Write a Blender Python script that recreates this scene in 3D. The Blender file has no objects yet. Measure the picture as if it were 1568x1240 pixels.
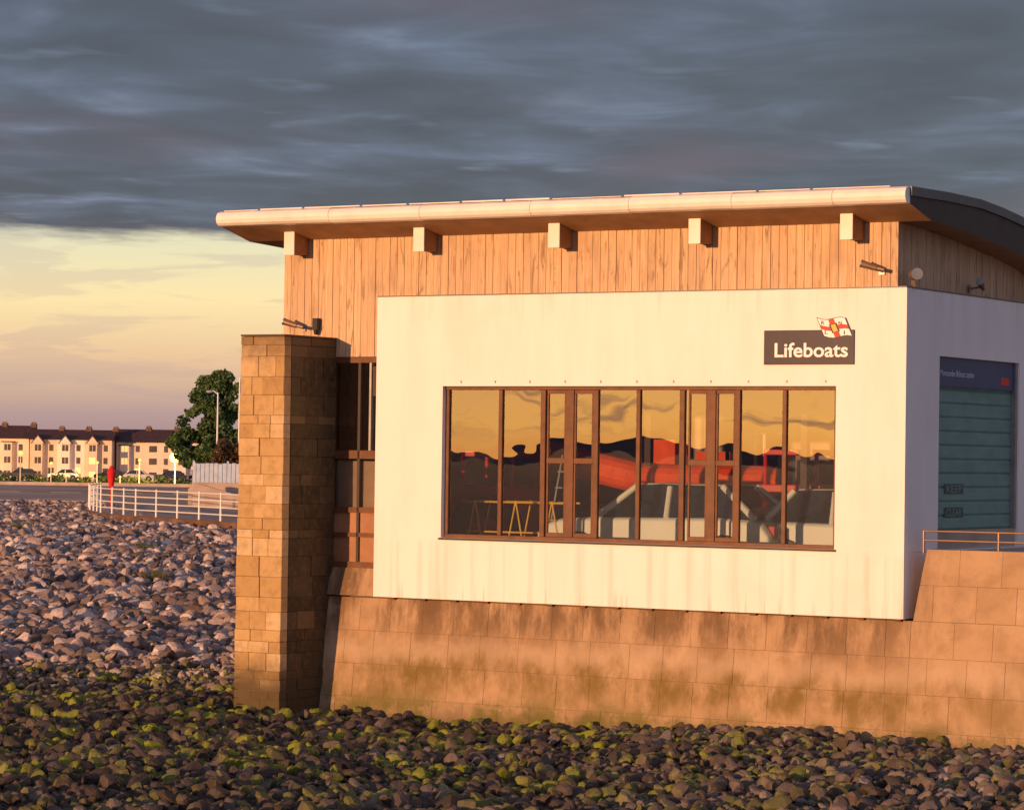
import bpy, bmesh, math, random
import numpy as np
from mathutils import Vector, Matrix, noise as mnoise
random.seed(7); rng=np.random.default_rng(7)
scene=bpy.context.scene
COL=scene.collection

# ------------------------------------------------------------------ materials
def new_mat(name):
    m=bpy.data.materials.new(name); m.use_nodes=True
    nt=m.node_tree; nt.nodes.clear()
    out=nt.nodes.new('ShaderNodeOutputMaterial')
    return m,nt,out
class N:
    def __init__(s,nt): s.nt=nt
    def n(s,t,**kw):
        nd=s.nt.nodes.new(t)
        for k,v in kw.items(): setattr(nd,k,v)
        return nd
    def put(s,sock,v):
        if v is None: return
        if isinstance(v,bpy.types.NodeSocket): s.nt.links.new(v,sock)
        else:
            if sock.type=='RGBA' and isinstance(v,(tuple,list)) and len(v)==3: v=(*v,1)
            sock.default_value=v
    def math(s,op,a,b=None,c=None,clamp=False):
        nd=s.n('ShaderNodeMath',operation=op,use_clamp=clamp)
        s.put(nd.inputs[0],a); s.put(nd.inputs[1],b); s.put(nd.inputs[2],c)
        return nd.outputs[0]
    def vmath(s,op,a,b=None):
        nd=s.n('ShaderNodeVectorMath',operation=op)
        s.put(nd.inputs[0],a); s.put(nd.inputs[1],b)
        return nd.outputs['Value'] if op in('DOT_PRODUCT','LENGTH') else nd.outputs[0]
    def mix(s,f,a,b,blend='MIX'):
        nd=s.n('ShaderNodeMix',data_type='RGBA',blend_type=blend)
        s.put(nd.inputs[0],f); s.put(nd.inputs[6],a); s.put(nd.inputs[7],b)
        return nd.outputs[2]
    def noise(s,vec,scale,detail=4,rough=.55,dist=0):
        nd=s.n('ShaderNodeTexNoise'); s.put(nd.inputs['Vector'],vec)
        nd.inputs['Scale'].default_value=scale; nd.inputs['Detail'].default_value=detail
        nd.inputs['Roughness'].default_value=rough; nd.inputs['Distortion'].default_value=dist
        return nd.outputs[0]
    def ramp(s,f,stops):
        nd=s.n('ShaderNodeValToRGB'); s.put(nd.inputs[0],f)
        cr=nd.color_ramp
        while len(cr.elements)<len(stops): cr.elements.new(.5)
        for e,(p,c) in zip(cr.elements,stops):
            e.position=p; e.color=(*c,1) if len(c)==3 else c
        return nd.outputs[0]
    def mr(s,v,a,b,c=0,d=1,smooth=True):
        nd=s.n('ShaderNodeMapRange'); nd.interpolation_type='SMOOTHSTEP' if smooth else 'LINEAR'
        s.put(nd.inputs[0],v)
        for i,x in enumerate((a,b,c,d)): nd.inputs[i+1].default_value=x
        return nd.outputs[0]
    def scale(s,vec,sc):
        nd=s.n('ShaderNodeMapping'); s.put(nd.inputs[0],vec); nd.inputs['Scale'].default_value=sc
        return nd.outputs[0]
    def sep(s,vec):
        nd=s.n('ShaderNodeSeparateXYZ'); s.put(nd.inputs[0],vec); return nd.outputs
    def attr(s,name):
        nd=s.n('ShaderNodeAttribute',attribute_name=name); return nd.outputs['Fac']
    def bsdf(s,out,col,rough=.7,metal=0,bump=None,bstr=.3,bdist=.02,spec=.3,emit=None,estr=0):
        b=s.n('ShaderNodeBsdfPrincipled')
        s.put(b.inputs['Base Color'],col); s.put(b.inputs['Roughness'],rough); s.put(b.inputs['Metallic'],metal)
        b.inputs['Specular IOR Level'].default_value=spec
        if emit: s.put(b.inputs['Emission Color'],emit); b.inputs['Emission Strength'].default_value=estr
        if bump is not None:
            bp=s.n('ShaderNodeBump'); bp.inputs['Strength'].default_value=bstr; bp.inputs['Distance'].default_value=bdist
            s.put(bp.inputs['Height'],bump); s.nt.links.new(bp.outputs[0],b.inputs['Normal'])
        s.nt.links.new(b.outputs[0],out.inputs[0]); return b
    def obj(s): return s.n('ShaderNodeTexCoord').outputs['Object']
    def pos(s): return s.n('ShaderNodeNewGeometry').outputs['Position']

def simple(name,col,rough=.6,metal=0,var=.15,sc=4,bump=.1,spec=.3,emit=None,estr=0):
    m,nt,out=new_mat(name); n=N(nt)
    ns=n.noise(n.obj(),sc,5,.6)
    lo=tuple(c*(1-var) for c in col); hi=tuple(min(1,c*(1+var)) for c in col)
    n.bsdf(out,n.ramp(ns,[(.3,lo),(.7,hi)]),rough,metal,ns if bump else None,bump,.01,spec,emit,estr)
    return m

M={}
M['white_metal']=simple('white_paint',(.72,.72,.70),.4,0,.08)
M['fascia']=simple('cream_fascia',(.82,.76,.70),.4,0,.10,2)
M['roofmetal']=simple('grey_roof_metal',(.13,.135,.14),.45,.3,.15)
M['soffit']=simple('soffit_board',(.34,.18,.09),.7,0,.2,3)
M['frame']=simple('brown_window_frame',(.14,.055,.024),.5,0,.25,6)
M['darkframe']=simple('dark_frame',(.05,.035,.03),.5)
M['black']=simple('black_plastic',(.02,.02,.022),.4)
M['grey']=simple('grey_metal',(.3,.3,.3),.4,.6)
M['navy']=simple('navy_sign',(.020,.013,.035),.35,0,.1)
M['bluebanner']=simple('blue_banner',(.03,.055,.15),.4,0,.1)
M['signwhite']=simple('sign_white',(.85,.85,.85),.4,0,.02)
M['red']=simple('red_paint',(.62,.02,.02),.4)
M['orange']=simple('orange_paint',(.88,.11,.015),.45)
M['yellow']=simple('yellow_paint',(.75,.50,.06),.45)
M['interior']=simple('interior_wall',(.42,.36,.36),.8,0,.3,.6)
M['intfloor']=simple('interior_floor',(.2,.2,.2),.4)
M['copper']=simple('bronze_rail',(.22,.14,.09),.4,.3)
M['rubber']=simple('rubber',(.02,.02,.02),.8)
M['slate']=simple('slate_roof',(.075,.04,.04),.7,0,.3,1.5)
M['winglass_far']=simple('far_window',(.09,.07,.06),.25,0,.4,.6,0,.6)
M['asphalt']=simple('asphalt',(.45,.32,.25),.85,0,.35,.12)
M['paving']=simple('prom_paving',(.42,.30,.24),.85,0,.2,.5)
M['brownwall']=simple('brown_sea_wall',(.15,.08,.05),.8,0,.4,1)
M['concrete']=simple('concrete',(.44,.34,.27),.85,0,.2,1)
M['hoard']=simple('blue_white_hoarding',(.45,.54,.66),.5,0,.15,3)
M['plate']=simple('warning_plate',(.05,.08,.075),.5,0,.1)
M['bark']=simple('bark',(.07,.05,.035),.9,0,.3,5)
M['silver']=simple('silver_paint',(.45,.47,.48),.3,.3)
M['vanwhite']=simple('vehicle_white',(.78,.90,.87),.35,0,.03,2,0,.4)
M['darkcar']=simple('dark_car_paint',(.03,.035,.05),.3,0,.1,2,0,.5)
M['carglass']=simple('car_glass',(.02,.03,.035),.08,0,.1,2,0,.7)
M['lamp']=simple('lamp_glow',(.4,.2,.05),.5,0,0,1,0,.1,(1,.46,.10),3.2)
M['lamp2']=simple('lamp_glow_small',(.4,.2,.05),.5,0,0,1,0,.1,(1,.42,.10),2.0)
M['litwin']=simple('lit_window',(1,.6,.3),.5,0,0,1,0,.3,(1,.5,.15),1.2)
M['panelbrown']=simple('orange_brown_panel',(.34,.16,.08),.5,0,.25,2)

m,nt,out=new_mat('painted_terrace_render'); n=N(nt); t=n.attr('tint')
col=n.ramp(t,[(0,(.62,.45,.30)),(.35,(.82,.72,.57)),(.7,(.86,.80,.68)),(1,(.74,.56,.38))])
n.bsdf(out,n.mix(n.mr(n.noise(n.obj(),.5,4,.6),.4,.7,0,.25),col,(.5,.36,.24)),.8); M['render']=m

m,nt,out=new_mat('white_render'); n=N(nt); o=n.obj()
a=n.noise(n.scale(o,(2.,2.,.3)),1.2,5,.6); b=n.noise(o,.7,5,.6); c=n.noise(o,60,3,.6)
col=n.ramp(a,[(.25,(.81,.77,.73)),(.6,(.86,.83,.80))])
col=n.mix(n.mr(b,.45,.75,0,.3),col,(.73,.65,.57))
x,y,z=n.sep(o)
st=n.math('MULTIPLY',n.mr(n.noise(n.scale(o,(4,4,.06)),1.,3,.5),.48,.66),n.mr(z,-1.30,-1.5,0,.30))
col=n.mix(st,col,(.52,.40,.32))
st2=n.math('MULTIPLY',n.mr(n.noise(n.scale(o,(14,14,.2)),1.,2,.5),.55,.75),n.mr(z,-2.0,-2.36,0,.5))
col=n.mix(st2,col,(.40,.29,.21))
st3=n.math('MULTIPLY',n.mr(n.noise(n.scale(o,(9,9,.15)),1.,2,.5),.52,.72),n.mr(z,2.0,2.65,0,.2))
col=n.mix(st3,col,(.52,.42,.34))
n.bsdf(out,col,.85,0,n.math('ADD',c,n.math('MULTIPLY',b,3)),.2,.01); M['panel']=m

m,nt,out=new_mat('timber_cladding'); n=N(nt); o=n.obj()
t=n.attr('tint')
g=n.noise(n.scale(o,(40,40,1.2)),1.,5,.65,.6)
k=n.noise(n.scale(o,(7,7,.8)),1.2,4,.65,1.8)
col=n.ramp(g,[(.25,(.45,.285,.155)),(.5,(.64,.44,.265)),(.75,(.78,.59,.39))])
col=n.mix(n.math('MULTIPLY',t,.5),col,(.46,.33,.22))
col=n.mix(n.mr(k,.54,.69,0,.7),col,(.20,.12,.065))
kk=n.noise(n.scale(o,(2.2,2.2,1.2)),1.,3,.6)
col=n.mix(n.mr(kk,.5,.7,0,.35),col,(.32,.21,.13))
n.bsdf(out,col,.75,0,g,.35,.01); M['timber']=m

m,nt,out=new_mat('pier_stone'); n=N(nt); o=n.obj(); t=n.attr('tint')
g=n.noise(o,7,6,.65); z=n.sep(o)[2]
col=n.ramp(t,[(0,(.055,.042,.020)),(.3,(.10,.074,.036)),(.45,(.43,.275,.115)),(.8,(.52,.35,.165)),(1,(.60,.44,.25))])  # dark low stops hold the painted shade of the pier's right face
col=n.mix(n.mr(g,.42,.72,0,.42),col,(.21,.135,.06))
zz=n.math('ADD',z,n.math('MULTIPLY',n.noise(o,1.5,4,.6),1.0))
col=n.mix(n.mr(zz,-2.7,-3.4,0,.9),col,(.065,.048,.024))
col=n.mix(n.mr(zz,2.0,2.5,0,.65),col,(.13,.085,.05))
n.bsdf(out,col,.9,0,n.noise(o,18,5,.7),.7,.02); M['stone']=m
M['mortar']=simple('mortar',(.22,.15,.085),.9)
M['joint']=simple('block_joint',(.20,.13,.08),.9)

m,nt,out=new_mat('weathered_concrete_block'); n=N(nt); o=n.obj(); t=n.attr('tint'); x,y,z=n.sep(o)
g=n.noise(o,1.1,7,.68,.2); f=n.noise(o,25,4,.6)
base=n.ramp(t,[(0,(.415,.275,.155)),(1,(.475,.32,.19))])
col=n.mix(n.mr(g,.40,.68,0,.6),base,(.25,.155,.08))
L_=n.mr(x,1.2,-.8)
vs=n.noise(n.scale(o,(1.8,1.8,.45)),1.,6,.7)
top=n.math('MULTIPLY',n.mr(z,-3.5,-2.5,0,.9),L_)
col=n.mix(n.math('MULTIPLY',n.mr(vs,.38,.60),top),col,(.145,.085,.042))
zb=n.math('ADD',z,n.math('MULTIPLY',n.math('SUBTRACT',n.noise(n.scale(o,(.9,.9,.5)),1.,7,.65),.5),1.2))
patch=n.mr(n.noise(n.scale(o,(1.0,1.0,.5)),1.,6,.7),.36,.60)
band=n.math('MULTIPLY',n.mr(zb,-2.95,-3.55),n.mr(zb,-4.25,-3.65))
col=n.mix(n.math('MULTIPLY',n.math('MULTIPLY',band,patch),n.mr(x,3,-1,.35,.85)),col,(.155,.10,.016))
wh=n.math('MULTIPLY',n.mr(zb,-2.95,-3.2),n.mr(zb,-3.5,-3.2))
col=n.mix(n.math('MULTIPLY',wh,.3),col,(.58,.44,.31))
col=n.mix(n.mr(zb,-3.95,-4.45,0,.75),col,(.11,.08,.042))
gr=n.math('MULTIPLY',n.mr(z,-3.7,-4.2),n.mr(n.noise(o,1.2,6,.7),.40,.58))
col=n.mix(n.math('MULTIPLY',gr,.8),col,(.115,.11,.018))
col=n.mix(n.mr(n.noise(n.scale(o,(1,1,1.8)),1.0,6,.65,.3),.58,.76,0,.5),col,(.58,.43,.29))
n.bsdf(out,col,.9,0,n.math('ADD',f,n.math('MULTIPLY',g,3)),.4,.02); M['block']=m

def glass(name,refl,tint):
    m,nt,out=new_mat(name); n=N(nt)
    tr=n.n('ShaderNodeBsdfTransparent'); tr.inputs[0].default_value=(*tint,1)
    gl=n.n('ShaderNodeBsdfGlossy'); gl.inputs['Roughness'].default_value=.0; gl.inputs['Color'].default_value=(1,.97,.93,1)
    bp=n.n('ShaderNodeBump'); bp.inputs['Strength'].default_value=.30; bp.inputs['Distance'].default_value=.004
    nt.links.new(n.noise(n.obj(),1.8,1,.4),bp.inputs['Height']); nt.links.new(bp.outputs[0],gl.inputs['Normal'])
    fr=n.n('ShaderNodeFresnel'); fr.inputs[0].default_value=1.5
    f=n.math('ADD',fr.outputs[0],refl,clamp=True)
    mx=n.n('ShaderNodeMixShader'); nt.links.new(f,mx.inputs[0]); nt.links.new(tr.outputs[0],mx.inputs[1]); nt.links.new(gl.outputs[0],mx.inputs[2])
    nt.links.new(mx.outputs[0],out.inputs[0]); return m
M['glass']=glass('window_glass',.24,(.90,.91,.90))

m,nt,out=new_mat('teal_roller_door'); n=N(nt); o=n.obj()
g=n.noise(n.scale(o,(1,1,3)),2,4,.6)
n.bsdf(out,n.ramp(g,[(.3,(.13,.25,.22)),(.7,(.17,.32,.28))]),.5); M['roller']=m

m,nt,out=new_mat('beach_stone'); n=N(nt); p=n.pos()
oi=n.n('ShaderNodeObjectInfo'); r=oi.outputs['Random']
x,y,z=n.sep(p)
col=n.ramp(r,[(0,(.085,.062,.055)),(.25,(.19,.145,.13)),(.55,(.33,.255,.23)),(.82,(.46,.36,.325)),(1,(.70,.60,.54))])
g=n.noise(p,14,4,.6)
col=n.mix(n.mr(g,.45,.7,0,.45),col,(.16,.12,.10))
nb=n.noise(n.scale(p,(1,1,0)),.16,3,.6)
yy=n.math('ADD',y,n.math('MULTIPLY',n.math('SUBTRACT',nb,.5),20))
yy=n.math('ADD',yy,n.math('MULTIPLY',x,.30))
wet_shade=n.mr(yy,58,50)  # wet stones plus foreground shadow, both put into the stone colour
wet_shade=n.math('MULTIPLY',wet_shade,n.mr(x,8,-2,.66,.88))
wet_shade=n.math('MULTIPLY',wet_shade,n.mr(n.noise(n.scale(p,(1,1,0)),.45,5,.7),.3,.6,.8,1.08))
col=n.mix(wet_shade,col,(.040,.028,.020))
gm=n.mr(n.noise(n.scale(p,(1,1,0)),.7,6,.75),.46,.55)
gb=n.math('MULTIPLY',n.mr(yy,60,54),gm)
gb=n.math('MULTIPLY',gb,n.mr(x,8,0,.4,1))
gb=n.math('MULTIPLY',gb,n.mr(y,37,43,.35,1))
r2=n.math('FRACT',n.math('MULTIPLY',r,17.3))
gb=n.math('MULTIPLY',gb,n.mr(r2,.35,.6,.03,1))
col=n.mix(n.math('MULTIPLY',gb,.92),col,(.21,.235,.02))
n.bsdf(out,col,.7,0,n.noise(p,30,3,.6),.4,.02); M['rock']=m

m,nt,out=new_mat('ground_soil'); n=N(nt); p=n.pos(); x,y,z=n.sep(p)
col=n.ramp(n.noise(p,3,6,.7),[(.3,(.03,.024,.02)),(.7,(.08,.06,.05))])
far=n.ramp(n.noise(p,.05,5,.6),[(.3,(.20,.15,.07)),(.6,(.38,.26,.17)),(.8,(.14,.15,.05))])
col=n.mix(n.mr(y,150,165),col,far)
mud=n.ramp(n.noise(n.scale(p,(1,1,0)),.02,5,.6),[(.3,(.10,.08,.09)),(.7,(.17,.14,.13))])
col=n.mix(n.mr(y,20,-10),col,mud)
n.bsdf(out,col,.9,0,n.noise(p,8,5,.7),.6,.05,.1); M['ground']=m

def leafmat(name,c0,c1,c2):
    m,nt,out=new_mat(name); n=N(nt); t=n.attr('tint')
    col=n.ramp(t,[(0,c0),(.5,c1),(1,c2)])
    b=n.bsdf(out,col,.6); 
    tr=n.n('ShaderNodeBsdfTranslucent'); n.put(tr.inputs[0],col)
    mx=n.n('ShaderNodeMixShader'); mx.inputs[0].default_value=.25
    nt.links.new(b.outputs[0],mx.inputs[1]); nt.links.new(tr.outputs[0],mx.inputs[2]); nt.links.new(mx.outputs[0],out.inputs[0])
    return m
M['leaf']=leafmat('leaf_green',(.035,.075,.025),(.09,.16,.05),(.16,.23,.075))
M['leafb']=leafmat('leaf_brown',(.05,.035,.02),(.11,.07,.035),(.17,.11,.05))
M['weed']=leafmat('beach_weed',(.05,.06,.015),(.11,.12,.03),(.20,.18,.06))
M['hill']=simple('hill_land',(.10,.075,.095),.95,0,.3,.002,0)

# ------------------------------------------------------------------ mesh builder
class MB:
    def __init__(s): s.v=[];s.f=[];s.m=[];s.t=[]
    def add(s,vs,fs,mi=0,t=.5):
        b=len(s.v); s.v+= [tuple(v) for v in vs]; s.t+=[t]*len(vs)
        for f in fs: s.f.append([b+i for i in f]); s.m.append(mi)
    def box(s,x0,x1,y0,y1,z0,z1,mi=0,t=.5):
        s.hexa([(x0,y0,z0),(x1,y0,z0),(x1,y1,z0),(x0,y1,z0),(x0,y0,z1),(x1,y0,z1),(x1,y1,z1),(x0,y1,z1)],mi,t)
    def hexa(s,p,mi=0,t=.5):
        s.add(p,[(0,3,2,1),(4,5,6,7),(0,1,5,4),(1,2,6,5),(2,3,7,6),(3,0,4,7)],mi,t)
    def cyl(s,p0,p1,r0,r1=None,n=10,mi=0,t=.5,caps=True):
        r1=r0 if r1 is None else r1
        p0=Vector(p0);p1=Vector(p1); d=(p1-p0).normalized()
        a=d.orthogonal().normalized(); b=d.cross(a)
        vs=[];
        for p,r in((p0,r0),(p1,r1)):
            for i in range(n):
                th=2*math.pi*i/n; vs.append(p+(a*math.cos(th)+b*math.sin(th))*r)
        fs=[(i,(i+1)%n,n+(i+1)%n,n+i) for i in range(n)]
        if caps: fs+= [tuple(range(n-1,-1,-1)),tuple(range(n,2*n))]
        s.add(vs,fs,mi,t)
    def tube(s,pts,r,n=8,mi=0):
        for a,b in zip(pts[:-1],pts[1:]): s.cyl(a,b,r,r,n,mi)
    def sphere(s,c,r,mi=0,sx=1,sy=1,sz=1,nu=12,nv=8,t=.5):
        vs=[];fs=[]
        for j in range(nv+1):
            ph=math.pi*j/nv
            for i in range(nu):
                th=2*math.pi*i/nu
                vs.append((c[0]+r*sx*math.sin(ph)*math.cos(th),c[1]+r*sy*math.sin(ph)*math.sin(th),c[2]+r*sz*math.cos(ph)))
        for j in range(nv):
            for i in range(nu):
                fs.append((j*nu+i,j*nu+(i+1)%nu,(j+1)*nu+(i+1)%nu,(j+1)*nu+i))
        s.add(vs,fs,mi,t)
    def prism(s,poly,off,mi=0,t=.5):
        k=len(poly); vs=list(poly)+[tuple(Vector(p)+Vector(off)) for p in poly]
        fs=[tuple(range(k)),tuple(range(2*k-1,k-1,-1))]+[(i,(i+1)%k,k+(i+1)%k,k+i) for i in range(k)]
        s.add(vs,fs,mi,t)
    def ring(s,o,h,axis,d0,d1,mi=0):
        def P(a,z,d): return (a,d,z) if axis=='y' else (d,a,z)
        c=lambda q:[(q[0],q[2]),(q[1],q[2]),(q[1],q[3]),(q[0],q[3])]
        vs=[]
        for d in(d0,d1):
            for q in(o,h): vs+=[P(a,z,d) for a,z in c(q)]
        fs=[]
        for i in range(4):
            j=(i+1)%4
            fs+=[(i,j,4+j,4+i),(8+i,8+j,12+j,12+i),(i,j,8+j,8+i),(4+i,4+j,12+j,12+i)]
        s.add(vs,fs,mi)
    def build(s,name,mats,parent=None,matrix=None,smooth=False,bevel=0,recalc=True):
        me=bpy.data.meshes.new(name); me.from_pydata(s.v,[],s.f)
        for mm in mats: me.materials.append(M[mm] if isinstance(mm,str) else mm)
        me.polygons.foreach_set('material_index',s.m)
        at=me.attributes.new('tint','FLOAT','POINT'); at.data.foreach_set('value',s.t)
        if recalc:
            bm=bmesh.new(); bm.from_mesh(me); bmesh.ops.recalc_face_normals(bm,faces=bm.faces); bm.to_mesh(me); bm.free()
        if smooth: me.polygons.foreach_set('use_smooth',[True]*len(me.polygons))
        me.update()
        ob=bpy.data.objects.new(name,me); COL.objects.link(ob)
        if parent: ob.parent=parent
        if matrix is not None: ob.matrix_basis=matrix
        if bevel:
            b=ob.modifiers.new('bevel','BEVEL'); b.width=bevel; b.segments=2; b.limit_method='ANGLE'
        return ob
def empty(name,matrix=None):
    e=bpy.data.objects.new(name,None); COL.objects.link(e)
    if matrix is not None: e.matrix_basis=matrix
    return e
def text(name,s,mat,w,h,mtx,parent,offset=0,extr=.004):
    cu=bpy.data.curves.new(name,'FONT'); cu.body=s; cu.extrude=extr; cu.offset=offset; cu.resolution_u=4
    tmp=bpy.data.objects.new('tmp',cu); COL.objects.link(tmp)
    dg=bpy.context.evaluated_depsgraph_get(); me=bpy.data.meshes.new_from_object(tmp.evaluated_get(dg))
    bpy.data.objects.remove(tmp)
    co=np.empty(len(me.vertices)*3); me.vertices.foreach_get('co',co); co=co.reshape(-1,3)
    mn=co.min(0); mx=co.max(0)
    co[:,0]=(co[:,0]-mn[0])/(mx[0]-mn[0])*w; co[:,1]=(co[:,1]-mn[1])/(mx[1]-mn[1])*h
    me.vertices.foreach_set('co',co.ravel()); me.update()
    me.materials.clear(); me.materials.append(M[mat])
    ob=bpy.data.objects.new(name,me); COL.objects.link(ob)
    ob.parent=parent; ob.matrix_basis=mtx; return ob
def face_front(x,y,z):
    return Matrix(((1,0,0,x),(0,0,-1,y),(0,1,0,z),(0,0,0,1)))
def face_side(x,y,z):
    return Matrix(((0,0,1,x),(1,0,0,y),(0,1,0,z),(0,0,0,1)))

# ------------------------------------------------------------------ ground
def hz(x,y):
    z=np.interp(y,[-9000,-200,-50,25,44,55,112,150,235,420,12000],[-6.5,-6.2,-5.4,-4.55,-4.36,-4.3,-3.08,-2.8,-2.8,-4.3,-4.8])
    z=z+np.where(y<125,.09*np.sin(x*.55+1.3*np.sin(y*.21))*np.cos(y*.4+.7*np.sin(x*.3)),0)
    z=z+np.where(y<60,.16*np.clip((x-2)/5,0,1)*np.clip((y-36)/6,0,1),0)
    return z
xs=np.concatenate([[-12000,-5000,-2000,-800,-300,-150,-80],np.arange(-50,50.1,1.0),[80,150,300,800,2000,5000,12000]])
ys=np.concatenate([[-12000,-5000,-2000,-800,-300,-100,-40,0,10],np.arange(20,160,1.0),np.arange(160,440,10),[600,1000,2500,6000,12000]])
X,Y=np.meshgrid(xs,ys); Z=hz(X,Y)
nx=len(xs); ny=len(ys)
b=MB(); b.v=list(zip(X.ravel().tolist(),Y.ravel().tolist(),Z.ravel().tolist())); b.t=[.5]*len(b.v)
b.f=[(j*nx+i,j*nx+i+1,(j+1)*nx+i+1,(j+1)*nx+i) for j in range(ny-1) for i in range(nx-1)]; b.m=[0]*len(b.f)
b.build('ground',['ground'],smooth=True,recalc=False)

b=MB(); R=7000; k=160; vs=[];fs=[]
for i in range(k+1):
    az=math.radians(150+110*i/k); 
    h=10+50*max(0,mnoise.noise(Vector((i*.11,3.1,0)))+.2)+14*mnoise.noise(Vector((i*.45,8,0)))
    h=max(h,4)
    vs+=[(R*math.cos(az),R*math.sin(az),-7),(R*1.05*math.cos(az),R*1.05*math.sin(az),h),(R*1.2*math.cos(az),R*1.2*math.sin(az),-7)]
for i in range(k): 
    for j in(0,1): fs.append((3*i+j,3*i+3+j,3*i+4+j,3*i+1+j))
b.add(vs,fs); b.build('distant_hills',['hill'])

# ------------------------------------------------------------------ stones
rockcol=bpy.data.collections.new('stone_variants')
for i in range(12):
    bm=bmesh.new(); bmesh.ops.create_icosphere(bm,subdivisions=2,radius=1)
    pl=[(Vector((random.gauss(0,1),random.gauss(0,1),random.gauss(0,1))).normalized(),random.uniform(.5,.85)) for _ in range(9)]
    sx,sy,sz=random.uniform(.8,1.4),random.uniform(.62,1.05),random.uniform(.45,.85)
    for v in bm.verts:
        c=v.co.copy()
        for nn,d in pl:
            q=c.dot(nn)
            if q>d: c-=nn*(q-d)*.95
        c+=c.normalized()*.09*mnoise.noise(c*2+Vector((i*7,0,0)))
        v.co=Vector((c.x*sx,c.y*sy,c.z*sz))*1.15
    me=bpy.data.meshes.new('stone_variant'); bm.to_mesh(me); bm.free()
    me.materials.append(M['rock'])
    ob=bpy.data.objects.new('stone_variant',me); rockcol.objects.link(ob)
pts=[];sc=[]
def scatter(y0,y1,sp,r0,r1,xmin,xmax,pw=1.8):
    for y in np.arange(y0,y1,sp):
        a=xmin(y);c=xmax(y)
        if c<=a: continue
        xx=np.arange(a,c,sp); xx=xx+rng.uniform(-.5,.5,len(xx))*sp
        yy=y+rng.uniform(-.5,.5,len(xx))*sp
        r=r0+(r1-r0)*rng.random(len(xx))**pw
        lx=.856*(xx-5.95)-.516*(yy-45.4); ly=.516*(xx-5.95)+.856*(yy-45.4)
        keep=~((ly>.6)&(lx>-10.4)&(yy<75))
        xx,yy,r=xx[keep],yy[keep],r[keep]
        zz=hz(xx,yy)+rng.uniform(-.35,.6,len(xx))*r
        pts.append(np.stack([xx,yy,zz],1)); sc.append(r)
scatter(31,60,.165,.05,.15,lambda y:-.2*y-2.5,lambda y:.2*y+3.5,2.2)
scatter(60,155,.245,.10,.25,lambda y:-.2*y-5,lambda y:min(.24*y,-2) if y<112 else (-9 if y<116 else -12.5-(y-116)*.22),2.3)
scatter(60,110,1.4,.18,.32,lambda y:-.2*y-3,lambda y:-2)
P=np.concatenate(pts); S=np.concatenate(sc); nP=len(P)
me=bpy.data.meshes.new('beach_stones'); me.vertices.add(nP); me.vertices.foreach_set('co',P.astype(np.float32).ravel())
at=me.attributes.new('sc','FLOAT','POINT'); at.data.foreach_set('value',S.astype(np.float32))
at=me.attributes.new('rot','FLOAT_VECTOR','POINT')
Rr=np.stack([rng.uniform(-.8,.8,nP),rng.uniform(-.8,.8,nP),rng.uniform(0,6.28,nP)],1).astype(np.float32); at.data.foreach_set('vector',Rr.ravel())
at=me.attributes.new('idx','INT','POINT'); at.data.foreach_set('value',rng.integers(0,12,nP).astype(np.int32))
me.materials.append(M['rock'])
stones=bpy.data.objects.new('beach_stones',me); COL.objects.link(stones)
ng=bpy.data.node_groups.new('stone_scatter','GeometryNodeTree')
ng.interface.new_socket('Geometry',in_out='INPUT',socket_type='NodeSocketGeometry')
ng.interface.new_socket('Geometry',in_out='OUTPUT',socket_type='NodeSocketGeometry')
gi=ng.nodes.new('NodeGroupInput'); go=ng.nodes.new('NodeGroupOutput')
ci=ng.nodes.new('GeometryNodeCollectionInfo'); ci.inputs[0].default_value=rockcol; ci.inputs[1].default_value=True; ci.inputs[2].default_value=True
io=ng.nodes.new('GeometryNodeInstanceOnPoints'); io.inputs['Pick Instance'].default_value=True
def na(nm,ty):
    q=ng.nodes.new('GeometryNodeInputNamedAttribute'); q.data_type=ty; q.inputs[0].default_value=nm; return q.outputs[0]
L=ng.links.new
L(gi.outputs[0],io.inputs['Points']); L(ci.outputs[0],io.inputs['Instance'])
L(na('idx','INT'),io.inputs['Instance Index']); L(na('rot','FLOAT_VECTOR'),io.inputs['Rotation']); L(na('sc','FLOAT'),io.inputs['Scale'])
L(io.outputs[0],go.inputs[0])
md=stones.modifiers.new('scatter','NODES'); md.node_group=ng

# ------------------------------------------------------------------ building
BM=Matrix.Translation((5.95,45.4,0))@Matrix.Rotation(math.atan2(-.516,.856),4,'Z')
bld=empty('lifeboat_station',BM)
WX0,WX1,WZ0,WZ1=-8.29,-1.157,-1.34,1.16
PL,PT,PB=-9.61,2.65,-2.36
DEEP=9.5
FL=-1.95
b=MB(); b.ring((PL,0,PB,PT),(WX0,WX1,WZ0,WZ1),'y',0,.25)
b.build('white_render_wall',['panel'],bld)
b=MB(); b.ring((.25,DEEP,-1.36,PT),(1.28,4.62,-1.34,1.66),'x',-.25,0)
b.box(-.25,0,.25,DEEP,-2.36,-1.364)
b.build('side_render_wall',['panel'],bld)
b=MB(); fy0,fy1=.10,.17
def vbar(x,w,z0=WZ0+.05,z1=WZ1-.05,mi=0,y0=fy0,y1=fy1): b.box(x-w/2,x+w/2,y0,y1,z0,z1,mi)
b.box(WX0,WX1,fy0-.01,fy1,WZ1-.06,WZ1-.002); b.box(WX0,WX1,fy0-.01,fy1,WZ0+.002,WZ0+.06)
vbar(WX0+.035,.07,WZ0+.06,WZ1-.06);vbar(WX1-.035,.07,WZ0+.06,WZ1-.06)
mull=[-7.227,-6.418,-5.917,-5.433,-4.657,-3.869,-3.348,-2.89,-2.077]
wd={-6.418:.09,-5.917:.15,-5.433:.09,-3.869:.09,-3.348:.15,-2.89:.09}
for x in mull: vbar(x,wd.get(x,.07),WZ0+.06,WZ1-.06)
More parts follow.
